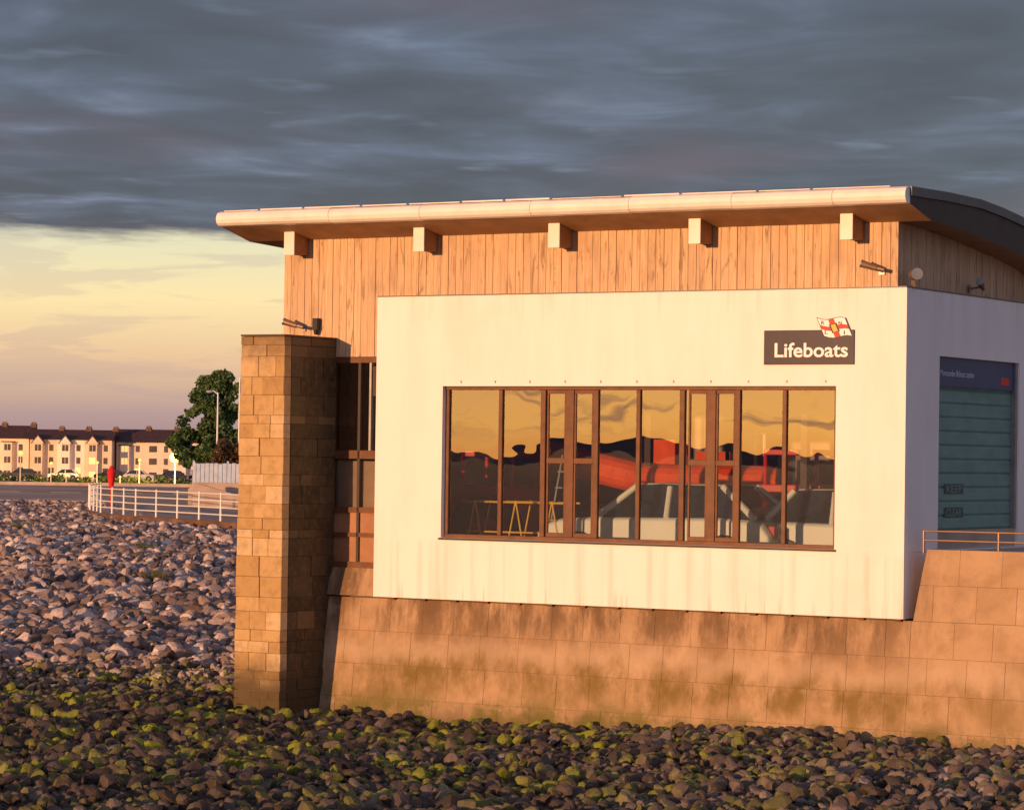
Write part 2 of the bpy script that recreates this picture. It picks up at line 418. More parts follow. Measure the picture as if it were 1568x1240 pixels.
for c,e in((-5.917,.48),(-3.348,.46)):
    for sgn in(-1,1):
        xa,xb=sorted((c+sgn*.075,c+sgn*e-sgn*.045))
        b.box(xa,xb,fy0+.01,fy1,-.09,.0)
        b.box(xa,xb,fy0+.02,fy1-.01,WZ1-.12,WZ1-.06); b.box(xa,xb,fy0+.02,fy1-.01,WZ0+.06,WZ0+.13)
        for z0,z1 in((WZ0+.13,-.09),(0,WZ1-.12)):
            b.box(xa,xa+.035,fy0+.02,fy1-.01,z0,z1); b.box(xb-.035,xb,fy0+.02,fy1-.01,z0,z1)
b.build('window_frame',['frame'],bld,bevel=.006)
b=MB(); b.box(WX0-.03,WX1+.03,-.03,.098,WZ0-.035,WZ0-.002); b.build('window_sill',['darkframe'],bld)
b=MB(); xsx=[WX0+.05]+mull+[WX1-.05]
for xa,xb in zip(xsx[:-1],xsx[1:]):
    cells=[(WZ0+.03,WZ1-.03)] if xb-xa>.6 else [(WZ0+.03,-.045),(-.045,WZ1-.03)]
    for za,zb in cells:
        tx=random.uniform(-.0025,.0025)*(xb-xa); tz=random.uniform(-.0012,.0012)*(zb-za)
        b.add([(xa,.14,za),(xb,.14+tx,za),(xb,.14+tx+tz,zb),(xa,.14+tz,zb)],[(0,1,2,3)])
b.build('window_glass',['glass'],bld,recalc=False)
b=MB()
for i in range(11):
    x=WX0+.35+i*.66; b.box(x,x+.02,-.008,.0,WZ1+.05,WZ1+.09)
b.build('drip_clips',['copper'],bld)

top=[(-.62,4.10),(.8,4.125),(2.1,4.12),(3.0,4.06),(3.95,3.97),(5,3.80),(6.3,3.52),(8,3.05),(10.2,2.3)]
bot=[(10.2,2.05),(8,2.55),(6.3,2.97),(5,3.24),(3.95,3.38),(2.5,3.52),(1.2,3.62),(.2,3.665),(-.6,3.86)]
def interp_bot(y):
    q=sorted(bot); return float(np.interp(y,[a for a,_ in q],[c for _,c in q]))
RX0,RX1=-12.42,.30
b=MB(); poly=[(y,z) for y,z in top]+[(y,z) for y,z in bot]
k=len(poly)
vs=[(RX0,y,z) for y,z in poly]+[(RX1,y,z) for y,z in poly]
b.add(vs,[tuple(range(k)),tuple(range(2*k-1,k-1,-1))],2)  # end faces coloured dark to carry the shade on the verge
for i in range(k):
    j=(i+1)%k; mi=0 if i<len(top)-1 else (1 if i>=len(top) and i<k-1 else 2)
    b.add([vs[i],vs[j],vs[k+j],vs[k+i]],[(0,1,2,3)],mi)
b.build('curved_roof',['roofmetal','soffit','darkframe'],bld)
b=MB()
nose=[(-.6,4.115),(-.68,4.112),(-.75,4.085),(-.785,4.03),(-.79,3.97),(-.77,3.91),(-.72,3.87),(-.6,3.855)]
segs=[RX0,-10.1,-8.3,-6.2,-4.4,-2.6,-.9,RX1]
for xa,xb in zip(segs[:-1],segs[1:]):
    dz=random.uniform(-.006,.006)
    b.prism([(xa+.003,y,z+dz) for y,z in nose],(xb-xa-.006,0,0))
x=RX0+.1
while x<RX1-.3:
    w=random.uniform(.7,1.3); b.box(x,min(x+w,RX1-.05),-.69,-.55,4.118,4.130+random.uniform(0,.015)); x+=w+.05
b.build('roof_fascia',['fascia'],bld,bevel=.006)
b=MB()
for xv in(RX1+.002,RX0-.032):
    for i in range(len(top)-1):
        (ya,za),(yb,zb)=top[i],top[i+1]
        b.hexa([(xv,ya,za-.12),(xv+.03,ya,za-.12),(xv+.03,yb,zb-.12),(xv,yb,zb-.12),(xv,ya,za+.02),(xv+.03,ya,za+.02),(xv+.03,yb,zb+.02),(xv,yb,zb+.02)])
b.build('roof_verge_trim',['roofmetal'],bld)
b=MB()
for u in(.906,3.51,6.06,8.65,11.27):
    b.box(-u-.095,-u+.095,-.22,.19,3.40,3.80,1)  # darker sides behind a pale front plate: side shade put into the colour
    b.box(-u-.105,-u+.105,-.245,-.222,3.38,3.78,0)
b.build('roof_brackets',['fascia','soffit'],bld,bevel=.006)
b=MB(); x=-11.68
while x<-.24:
    w=min(.145,-.24-x); z0=PT-.03 if x>PL-.02 else 1.66
    d=random.uniform(0,.012)
    b.box(x+.004,x+w-.004,.20+d,.26,z0+.002,interp_bot(.2)+.05,0,random.random())
    x+=.145
y=.27
while y<DEEP:
    b.box(-.30,-.24-random.uniform(0,.01),y+.004,y+.141,PT-.03+.002,interp_bot(y)+.05,0,random.random()); y+=.145
y=.27
while y<DEEP:
    b.box(-11.68+random.uniform(0,.01),-11.62,y+.004,y+.141,-2.3,interp_bot(y)+.05,0,random.random()); y+=.145
b.build('timber_cladding',['timber'],bld)
b=MB(); b.box(-11.6,-.3,.265,.36,PT-.4,3.68); b.box(-11.6,PL,.37,.42,1.6,3.68); b.box(-.36,-.305,.36,DEEP,PT-.4,2.9)
b.box(PL,.0,-.012,.2,PT+.0015,PT+.02,1) ; b.box(-.2,.012,.2,DEEP,PT+.0015,PT+.02,1)
b.build('cladding_backing',['darkframe','roofmetal'],bld)
b=MB()
gx0,gx1=-10.60,PL
for z0,z1 in((1.56,1.655),(-.06,.08),(-.97,-.88),(-1.38,-1.31),(-1.90,-1.80)):
    b.box(gx0,gx1-.002,.20,.30,z0,z1,0)
for z0,z1 in((.08,1.56),(-.88,-.06)): b.box(gx1-.06,gx1-.002,.2,.28,z0,z1,0)
b.box(gx1-.28,gx1-.24,.21,.28,.08,1.56,2); b.box(gx1-.50,gx1-.45,.20,.28,-1.8,1.56,1)
b.box(gx1-.24,gx1-.06,.24,.28,1.0,1.5,1)
b.build('stair_window_frame',['frame','darkframe','grey'],bld)
b=MB(); b.add([(gx0,.26,.08),(gx1,.26,.08),(gx1,.26,1.56),(gx0,.26,1.56)],[(0,1,2,3)])
b.add([(gx0,.26,-.88),(gx1,.26,-.88),(gx1,.26,-.06),(gx0,.26,-.06)],[(0,1,2,3)])
b.build('stair_window_glass',['glass'],bld,recalc=False)
b=MB(); b.box(gx0,gx1-.002,.24,.3,-1.31,-.97,0);b.box(gx0,gx1-.002,.24,.3,-1.8,-1.38,1)
b.box(gx0,gx1-.002,.30,.33,-.88,-.1,2)
b.build('stair_panels',['panelbrown','panelbrown','concrete'],bld)
b=MB()
b.box(-11.6,-.26,.27,DEEP,-2.5,FL,1); b.box(-11.6,-11.5,.43,DEEP-.1,FL,2.6,0)
b.ring((-11.6,-.26,FL,2.3),(-5.2,-1.4,-.55,.15),'y',DEEP-.1,DEEP,0)
b.box(-11.6,-.3,.43,DEEP-.1,1.75,1.8,0)
for x in(-4.4,-2.9): b.box(x-.06,x+.06,DEEP-.08,DEEP-.02,-.55,.15,2)
for x in(-9.6,-6.6,-3.6): b.box(x-.06,x+.06,4.0,4.12,FL,1.75,2)
b.box(-11.5,-.3,3.98,4.14,1.5,1.75,2)
b.build('interior_shell',['interior','intfloor','darkframe'],bld)

def py(z): return .08-(-2.36-z)*.12
def blocks(b,xa_f,xb,ztop,zbot,ch,bw,mi=0,thick=.3):
    z=ztop; row=0
    while z>zbot:
        z1=z; z0=z-ch; xa=xa_f((z0+z1)/2)
        x=xa-(row%2)*bw*.5*random.uniform(.7,1.1)
        while x<xb:
            w=bw*random.uniform(.88,1.12)
            l=max(x,xa); r=min(x+w,xb)
            if r-l>.05:
                g=.0022
                e=random.uniform(-.003,.003)
                lb=(xa_f(z0) if l==xa else l)+g; lt=(xa_f(z1) if l==xa else l)+g
                b.hexa([(lb,py(z0)+e,z0+g),(r-g,py(z0)+e,z0+g),(r-g,py(z0)+thick,z0+g),(lb,py(z0)+thick,z0+g),
                        (lt,py(z1)+e,z1-g),(r-g,py(z1)+e,z1-g),(r-g,py(z1)+thick,z1-g),(lt,py(z1)+thick,z1-g)],mi,random.random())
            x+=w
        z=z0; row+=1
def core(b,xa0,xa1,xb,z0,z1,mi,th=.5):
    b.hexa([(xa0+.02,py(z0)+.007,z0),(xb-.01,py(z0)+.007,z0),(xb-.01,py(z0)+th,z0),(xa0+.02,py(z0)+th,z0),
            (xa1+.02,py(z1)+.007,z1),(xb-.01,py(z1)+.007,z1),(xb-.01,py(z1)+th,z1),(xa1+.02,py(z1)+th,z1)],mi)
b=MB(); blocks(b,lambda z:-10.62,.10,-2.385,-4.7,.55,.66); core(b,-10.6,-10.6,.12,-4.7,-2.39,1)
b.hexa([(-10.6,.03,-2.36),(PL-.003,.03,-2.36),(PL-.003,.4,-2.36),(-10.6,.4,-2.36),(-10.6,.16,-1.9),(PL-.003,.16,-1.9),(PL-.003,.4,-1.9),(-10.6,.4,-1.9)],2,.6)
b.box(-11.6,-10.61,.2,.7,-4.7,1.6,1)
b.build('block_plinth',['block','joint','block'],bld,bevel=.003)
b=MB(); 
for i in range(16):
    x=-9.3+i*.61; b.box(x,x+.1,.02,.078,-2.40,-2.362)
b.box(PL,-.02,.10,.2,-2.384,-2.362)  # dark strip drawn as the shadow line below the panel
b.build('fixing_angles_shadow_strip',['brownwall'],bld)

b=MB(); blocks(b,lambda z: .125+max(0,(z+2.36))*.15,16,-1.30,-2.37,.5425,.66); blocks(b,lambda z:.10,16,-2.385,-4.7,.55,.66)
core(b,.14,.30,16,-2.385,-1.33,1,.7); core(b,.10,.12,16,-4.7,-2.40,1,.7)
b.build('retaining_wall',['block','joint'],matrix=BM,bevel=.003)
b=MB(); b.hexa([(.16,.55,-4),(40,.55,-4),(40,24,-4),(.16,24,-4),(.16,.55,-1.36),(40,.55,-1.36),(40,24,-1.36),(.16,24,-1.36)])
b.build('forecourt',['concrete'],matrix=BM)
b=MB(); yr=.42
for z in(-1.03,-1.17): b.cyl((.12,yr,z),(16,yr,z),.015,n=10)
for x in(.14,1.35,3.0,4.7,6.4,8.1,9.8): b.cyl((x,yr,-1.36),(x,yr,-1.03),.022,n=10)
b.build('metal_railing',['copper'],matrix=BM)

door=empty('roller_door'); door.parent=bld
b=MB(); z=-1.04
while z<1.2:
    b.prism([(-.13,1.29,z+.004),(-.115,1.29,z+.03),(-.115,1.29,z+.19),(-.13,1.29,z+.216),(-.17,1.29,z+.216),(-.17,1.29,z+.004)],(0,3.32,0)); z+=.22
b.box(-.17,-.14,1.282,4.618,-1.04,1.2)
b.build('slats',['roller'],door)
b=MB(); b.box(-.2,-.05,1.283,4.617,-1.338,-1.044); b.build('threshold',['concrete'],door)
b=MB(); b.box(-.16,-.03,1.283,1.36,-1.04,1.66);b.box(-.16,-.03,4.53,4.617,-1.04,1.66);b.build('jambs',['grey'],door)
b=MB(); b.box(-.12,-.06,1.36,4.53,1.20,1.655); sg=b.build('station_name_sign',['bluebanner'],matrix=BM)
text('lettering','Morecambe lifeboat station','hoard',1.35,.10,face_side(-.057,1.45,1.36),sg,.0)
b=MB(); b.box(-.058,-.056,3.95,4.3,1.28,1.4); b.build('sign_emblem',['red'],sg)
for nm,z in(('KEEP',-.48),('CLEAR',-.85)):
    b=MB(); b.box(-.112,-.108,1.78,2.55,z,z+.16); pl=b.build('warning_sign',['plate'],matrix=BM)
    text('letters',nm,'roller',.62,.12,face_side(-.107,1.86,z+.02),pl,.0)

b=MB(); px0,px1,py0,py1=-11.45,-10.565,-1.32,.2
z=-4.7; 
b.box(px0+.02,px1-.02,py0+.02,py1-.02,-4.7,1.9,1)
def split(a,c,mn,mx):
    out=[a]
    while c-out[-1]>mx: out.append(out[-1]+random.uniform(mn,mx))
    if c-out[-1]<mn*.6 and len(out)>1: out.pop()
    return out+[c]
while z<1.93:
    h=random.choice([.14,.19,.24,.30,.34]); z1=min(z+h,1.95)
    if 1.95-z1<.08: z1=1.95
    g=.0025; bt=.05*(1.95-z)/6.2
    xs_=split(px0,px1,.22,.5)
    for i,(a,c) in enumerate(zip(xs_[:-1],xs_[1:])):
        d=random.uniform(-.014,.014)
        b.box(a+(g if i else -bt),c-g*(c<px1),py0+d,py0+.2,z+g,z1-g,0,random.uniform(.45,1))
    ys_=split(py0+.21,py1,.25,.6)
    for a,c in zip(ys_[:-1],ys_[1:]):
        d=random.uniform(-.012,.012)
        b.box(px1-.18,px1+d,a+g,c-g,z+g,z1-g,0,random.uniform(0,.34))  # low tint puts the right face's shade into the stone colour
        b.box(px0-bt-d,px0+.18,a+g,c-g,z+g,z1-g,0,random.uniform(.3,.9))
    z=z1
b.box(px0-.01,px1+.01,py0-.01,py1,1.953,1.985,0,.2)
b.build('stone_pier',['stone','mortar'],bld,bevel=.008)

b=MB(); b.box(-2.38,-.852,-.03,-.002,1.49,2.02)
sg=b.build('lifeboats_sign',['navy'],matrix=BM,bevel=.003)
text('lettering','Lifeboats','signwhite',1.24,.225,face_front(-2.19,-.034,1.60),sg,.018)
def flagq(b,x0,x1,z0,z1,y,mi):
    nseg=6; vs=[];fs=[]
    for i in range(nseg+1):
        s=x0+(x1-x0)*i/nseg
        for tt in(z0,z1):
            xx=-1.47+s*.46+(1-tt)*.12; zz=1.93+tt*.27-.025*math.sin(s*5.5)-.02*s
            vs.append((xx,y,zz))
    for i in range(nseg): fs.append((2*i,2*i+2,2*i+3,2*i+1))
    b.add(vs,fs,mi)
b=MB(); flagq(b,-.03,1.03,-.04,1.04,-.033,0); flagq(b,0,1,0,1,-.036,1); flagq(b,0,1,.38,.62,-.039,2); flagq(b,.40,.60,0,1,-.0395,2); flagq(b,.36,.64,.25,.75,-.041,0); flagq(b,.42,.58,.3,.7,-.043,3)
b.build('flag_emblem',['navy','signwhite','red','yellow'],sg,recalc=False)
for ch,sx,sz in(('R',-1.40,2.10),('N',-1.11,2.09),('L',-1.34,1.955),('I',-1.02,1.945)):
    text('letter',ch,'navy',.05 if ch!='I' else .015,.06,face_front(sx,-.04,sz),sg,.002)

def floodlight(x,y,z,flip=1,side=False):
    b=MB()
    b.box(-.05,.05,-.02,.0,-.06,.06,0); b.cyl((0,0,0),(0,-.22,.03),.018,n=8)
    b.cyl((0,-.2,.03),(-.22*flip,-.26,.10),.045,.06,12,1); b.cyl((-.22*flip,-.26,.10),(-.235*flip,-.265,.105),.065,.065,12,0)
    b.cyl((0,-.2,.03),(.12*flip,-.18,.0),.03,.03,10,1)
    m=BM@Matrix.Translation((x,y,z))
    if side: m=m@Matrix.Rotation(math.pi/2,4,'Z')
    return b.build('security_camera',['grey','copper'],matrix=m)
floodlight(-.50,.19,2.92); floodlight(-11.25,.19,2.16); 
floodlight(-.22,3.0,2.80,1,True)
b=MB(); b.cyl((0,-.28,0),(0,-.02,0),.075,.085,16); b.cyl((0,-.30,0),(0,-.28,0),.09,.09,16,1); b.box(-.03,.03,-.02,.04,-.16,.05,1); b.cyl((0,-.1,-.1),(0,-.16,-.2),.03,.03,8)
b.build('floodlight',['copper','grey'],matrix=BM@Matrix.Translation((-.05,.35,2.86))@Matrix.Rotation(.6,4,'Z'))
b=MB(); b.box(-.05,.05,-.1,0,-.08,.12); b.cyl((0,-.05,-.08),(0,-.05,-.16),.05,.03,10)
b.build('alarm_sensor',['black'],matrix=BM@Matrix.Translation((-10.95,.19,2.2)))

# ------------------------------------------------------------------ vehicles
def car(name,mtx,paint,L=4.2,W=1.75,H=1.45,van=False):
    root=empty(name,mtx); h=W/2
    sil=[(-.5,.35),(-.5,.62),(-.485,.80),(-.40,.90),(-.22,.95),(.30,.98),(.46,.92),(.5,.70),(.5,.35)]
    b=MB(); k=len(sil)
    rings=[(-h+.0,.94),(-h*.9,1.0),(h*.9,1.0),(h,.94)]
    vs=[]
    for yy,s_ in rings: vs+=[(x*L*(.985 if s_<1 else 1),yy,.35+(z-.35)*s_) for x,z in sil]
    fs=[tuple(range(k)),tuple(range(4*k-1,3*k-1,-1))]
    for q in range(3):
        for i in range(k): fs.append((q*k+i,q*k+(i+1)%k,(q+1)*k+(i+1)%k,(q+1)*k+i))
    b.add(vs,fs,0)
    for wx in(-.31,.31):
        for s_ in(-1,1): b.cyl((wx*L,s_*(h-.1),.34),(wx*L,s_*(h+.006),.34),.38,.38,20,1)
    b.build('body',[paint,'black'],root,bevel=.03)
    gh=[(-.24,.94),(-.08,H-.03),(.02,H),(.28,H-.02),(.43,.96)]
    b=MB(); k=len(gh); vs=[(x*L,-h*.93 if z<1.1 else -h*.76,z) for x,z in gh]+[(x*L,h*.93 if z<1.1 else h*.76,z) for x,z in gh]
    b.add(vs,[tuple(range(k)),tuple(range(2*k-1,k-1,-1))]+[(i,(i+1)%k,k+(i+1)%k,k+i) for i in range(k)],0)
    b.build('windows',['carglass'],root)
    b=MB(); y0=h*.765
    xs0,xs1=gh[1][0]*L,gh[-2][0]*L
    b.hexa([(xs0,-y0,H-.045),(xs1,-y0,H-.05),(xs1,y0,H-.05),(xs0,y0,H-.045),(xs0+.1,-y0*.9,H+.012),(xs1-.05,-y0*.9,H+.004),(xs1-.05,y0*.9,H+.004),(xs0+.1,y0*.9,H+.012)])
    for s_ in(-1,1):
        for (xa,za),(xb,zb) in((gh[0],gh[1]),(gh[-1],gh[-2])): b.cyl((xa*L,s_*h*.93,za),(xb*L,s_*y0,zb),.06,.055,8)
        b.cyl((.06*L,s_*h*.935,.95),(.06*L,s_*y0*1.01,H-.04),.055,.055,8)
        b.box(-.24*L,-.2*L,s_*h*1.0-.02,s_*h+.12*s_+.02,.95,1.06)
    b.build('roof_and_pillars',[paint],root,bevel=.01)
    b=MB()
    for wx in(-.31,.31):
        for s_ in(-1,1):
            b.cyl((wx*L,s_*(h-.2),.31),(wx*L,s_*(h+.012),.31),.31,.31,20,0); b.cyl((wx*L,s_*(h+.008),.31),(wx*L,s_*(h+.02),.31),.19,.17,14,1)
    b.build('wheels',['rubber','silver'],root)
    b=MB()
    for s_ in(-1,1): b.box(-.502*L,-.46*L,s_*h*.62-.14,s_*h*.62+.14,.62,.74,0); b.box(.48*L,.503*L,s_*h*.75-.09,s_*h*.75+.09,.65,.85,1)
    b.build('lights',['signwhite','red'],root)
    return root
def inb(x,y,z,r=0): return BM@Matrix.Translation((x,y,z))@Matrix.Rotation(r,4,'Z')
car('parked_car',inb(-5.0,2.0,FL+.05,.06),'vanwhite',4.2,1.8,1.5)
car('parked_car',inb(-1.9,2.6,FL,math.pi+.05),'vanwhite',3.2,1.6,1.5)
def collar(s_,f=1.):
    return [((2.6-i/18*4.2)*f,(s_*(.95 if i/18<.6 else .95*math.cos((i/18-.6)/.4*math.pi/2)))*f,(1.75+max(0,i/18-.55)*.9)*f) for i in range(19)]
def boat(mtx,col='orange'):
    lb=empty('inflatable_lifeboat',mtx)
    b=MB()
    for s_ in(-1,1):
        pp=collar(s_)
        for a,c in zip(pp[:-1],pp[1:]): b.cyl(a,c,.27,.27,16,0)
        for q in pp[1:-1]: b.sphere(q,.27,0,nu=14,nv=8)
    b.hexa([(2.5,-.2,1.1),(-1.3,-.1,1.35),(-1.3,.1,1.35),(2.5,.2,1.1),(2.5,-.85,1.65),(-1.2,-.5,1.8),(-1.2,.5,1.8),(2.5,.85,1.65)],1)
    b.box(.3,.95,-.3,.3,1.7,2.45,0); b.box(1.1,1.7,-.3,.3,1.7,2.25,0); b.box(2.5,2.8,-.25,.25,1.5,2.3,1)
    b.tube([(2.2,-.7,1.9),(2.2,-.7,2.6),(2.2,.7,2.6),(2.2,.7,1.9)],.035,8,2)
    b.build('hull_and_console',[col,'navy','silver'],lb)
    b=MB()
    for s_ in(-.6,.6): b.box(-2.6,2.6,s_-.05,s_+.05,.6,.72)
    for x in(-1.5,0,1.5): b.box(x-.05,x+.05,-.8,.8,.72,.80); b.box(x-.04,x+.04,-.6,-.5,.8,1.35); b.box(x-.04,x+.04,.5,.6,.8,1.35)
    for s_ in(-.95,.95): b.cyl((.9,s_-.1,.38),(.9,s_+.1,.38),.38,.38,18,1)
    b.build('trailer',['grey','rubber'],lb)
boat(inb(-7.3,4.9,FL-.15,.35))
def tractor(mtx):
    root=empty('launching_tractor',mtx); b=MB()
    b.hexa([(-1.3,-.4,.6),(.3,-.45,.6),(.3,.45,.6),(-1.3,.4,.6),(-1.25,-.35,1.35),(.3,-.42,1.5),(.3,.42,1.5),(-1.25,.35,1.35)],0)
    b.box(.3,1.4,-.6,.6,.6,1.45,0); b.box(.35,1.35,-.55,.55,1.95,2.05,0)
    for x in(.38,1.3):
        for y in(-.52,.52): b.cyl((x,y,1.3),(x,y,1.97),.04,.04,8,0)
    for y in(-.7,.7):
        b.cyl((.9,y-.18,.65),(.9,y+.18,.65),.65,.65,22,1); b.cyl((.9,y-.19,.65),(.9,y+.19,.65),.3,.3,16,0)
        b.cyl((-.95,y-.12,.42),(-.95,y+.12,.42),.42,.42,20,1)
    b.cyl((-.6,.2,1.4),(-.6,.2,2.0),.04,.04,8,1)
    b.build('tractor_body',['red','rubber'],root,bevel=.02)
tractor(inb(-9.9,3.0,FL,.15)); tractor(inb(-4.9,4.8,FL+.1,.1))
b=MB()
for x in(-8.5,-7.7,-7.0):
    b.cyl((x,1.0,FL),(x+.25,1.0,-.72),.016); b.cyl((x+.5,1.0,FL),(x+.25,1.0,-.72),.016); b.cyl((x,1.5,FL),(x+.25,1.5,-.72),.016)
b.cyl((-8.5,1.0,-.75),(-6.5,1.0,-.75),.018); b.cyl((-8.5,1.5,-.75),(-6.5,1.5,-.75),.018); b.cyl((-8.4,1.0,-1.25),(-6.6,1.0,-1.25),.016)
b.build('yellow_trestle',['yellow'],matrix=BM)
b=MB()
for x in(-7.1,-6.85): b.cyl((x,1.3,FL),(x+.02,1.9,.05),.018)
for i in range(7): b.cyl((-7.1,1.3+.08*i,-1.85+.27*i),(-6.85,1.3+.08*i,-1.85+.27*i),.014)
b.build('ladder',['silver'],matrix=BM)
b=MB()
for z in(-.9,-.1,.7): b.box(-4.3,-1.6,7.6,8.2,z,z+.04,0)
for x in(-4.3,-2.95,-1.6): b.box(x-.03,x+.03,7.6,8.2,FL,1.3,0)
for i in range(14):
    x=-4.2+random.random()*2.3; z=random.choice((-.86,-.06,.74)); w=random.uniform(.2,.45); b.box(x,x+w,7.7,8.1,z,z+random.uniform(.15,.45),random.choice((1,2,3)))
b.build('storage_rack',['grey','orange','yellow','bluebanner'],matrix=BM)

# ------------------------------------------------------------------ promenade
pr=[(-9.5,113),(-10.5,115),(-12.6,119),(-15.8,124.5),(-18.0,130),(-19.3,136),(-20.2,142),(-20.6,149)]
b=MB(); poly=[(x,y,-3.6) for x,y in pr]+[(-24,160,-3.6),(60,160,-3.6),(60,113,-3.6)]
b.prism(poly,(0,0,.95)); 
b.build('promenade',['brownwall'])
b=MB(); poly=[(x+.05,y+.1,-2.646) for x,y in pr]+[(-24,159.8,-2.646),(59,159.8,-2.646),(59,113.3,-2.646)]
b.add(poly,[tuple(range(len(poly)))]); b.build('promenade_paving',['paving'])
b=MB(); b.add([(-200,156,-2.70),(100,156,-2.70),(100,236,-2.70),(-200,236,-2.70)],[(0,1,2,3)]); b.build('road',['asphalt'])
b=MB(); 
for i in range(60): b.box(-150+i*4,-148+i*4,195.9,196.1,-2.696,-2.69)
b.build('road_markings',['signwhite'])
b=MB(); b.box(-200,-21.2,155.6,156,-2.9,-2.56); b.box(-200,60,236,236.4,-2.9,-2.45); b.build('kerb',['concrete'])
def rail(name,path,zb,h,sp=1.7,mat='white_metal',rails=4):
    b=MB(); pth=[Vector((x,y,0)) for x,y in path]; P_=[]
    for a,c in zip(pth[:-1],pth[1:]):
        n_=max(1,int((c-a).length/sp))
        for i in range(n_): P_.append(a.lerp(c,i/n_))
    P_.append(pth[-1])
    for p_ in P_: 
        b.cyl((p_.x,p_.y,zb),(p_.x,p_.y,zb+h),.045,.035,8); b.sphere((p_.x,p_.y,zb+h),.055,nu=8,nv=5)
    for q in range(rails):
        z=zb+h*(q+1)/rails-.02
        for a,c in zip(P_[:-1],P_[1:]): b.cyl((a.x,a.y,z),(c.x,c.y,z),.026,.026,6)
    return b.build(name,[mat])
rail('promenade_railing',[(x+.25,y+.2) for x,y in pr],-2.65,1.08)
b=MB(); bx,by=-18.6,140
b.cyl((bx,by,-2.7),(bx,by,-1.5),.06,.06,10,0); b.cyl((bx,by-.08,-1.65),(bx,by-.08,-.95),.10,.22,14,0); b.cyl((bx,by-.08,-.95),(bx,by-.08,-.65),.22,.06,14,0)
b.box(bx-.12,bx+.12,by-.2,by+.02,-1.72,-1.6,0)
b.build('lifebuoy_post',['red'])
b=MB(); x=-15.9
while x<-12.5: b.box(x,x+.16,150,150.05,-1.5,-.52+random.uniform(-.03,.03)); b.box(x+.16,x+.22,150.03,150.06,-1.5,-.52); x+=.22
for x in(-15.9,-14.2,-12.6): b.box(x,x+.1,150.06,150.2,-2.7,-.4)
b.build('metal_hoarding',['hoard'])
b=MB(); b.prism([(-16.0,149,-2.7),(-11,149,-2.7),(-11,149,-1.5),(-15.6,149,-1.45),(-16.0,149,-1.8)],(0,.5,0)); 
b.prism([(-15.6,147,-2.7),(-11,147,-2.7),(-11,147,-2.5),(-13.5,147,-2.0),(-15.3,147,-1.5),(-15.6,147,-1.5)],(0,.4,0))
b.build('slipway_wall',['concrete'],bevel=.02)

def lamp(name,x,y,zb,h,arms=(1,)):
    b=MB(); b.cyl((x,y,zb),(x,y,zb+h),.08,.045,10,0)
    for s_ in arms:
        b.tube([(x,y,zb+h-.1),(x+s_*.25,y,zb+h+.10),(x+s_*.5,y,zb+h+.10)],.035,8,0)
        b.sphere((x+s_*.55,y,zb+h+.06),.17,1,1.4,1,.55)
    b.build(name,['white_metal','silver'])
lamp('street_lamp',-19.0,194,-2.7,6.6,(-1,))
lamp('street_lamp',-17.6,194,-2.7,7.6,(1,))
def globe(x,y,zb,h,r,mat):
    b=MB(); b.cyl((x,y,zb),(x,y,zb+h),.09,.06,8,0); b.sphere((x,y,zb+h+r*.8),r,1,nu=20,nv=12); b.cyl((x,y,zb+h-.05),(x,y,zb+h+.08),.12,.12,8,0)
    b.build('lit_street_lamp',['grey',mat])
globe(-43.4,388,-4.2,3.0,.72,'lamp')
ld=bpy.data.lights.new('lamp_light','POINT'); ld.energy=30000; ld.color=(1,.48,.14); ld.shadow_soft_size=.5
lo=bpy.data.objects.new('lamp_light',ld); lo.location=(-43.4,386.6,-.6); COL.objects.link(lo)
for x,h,r in((-64,3.6,.3),(-69.5,3.4,.22),(-60,2.4,.22),(-48.5,3.0,.2),(-54,2.6,.19),(-58,.9,.22),(-67,1.2,.22),(-51,.8,.16)): globe(x,392,-4.2,h,r,'lamp2')

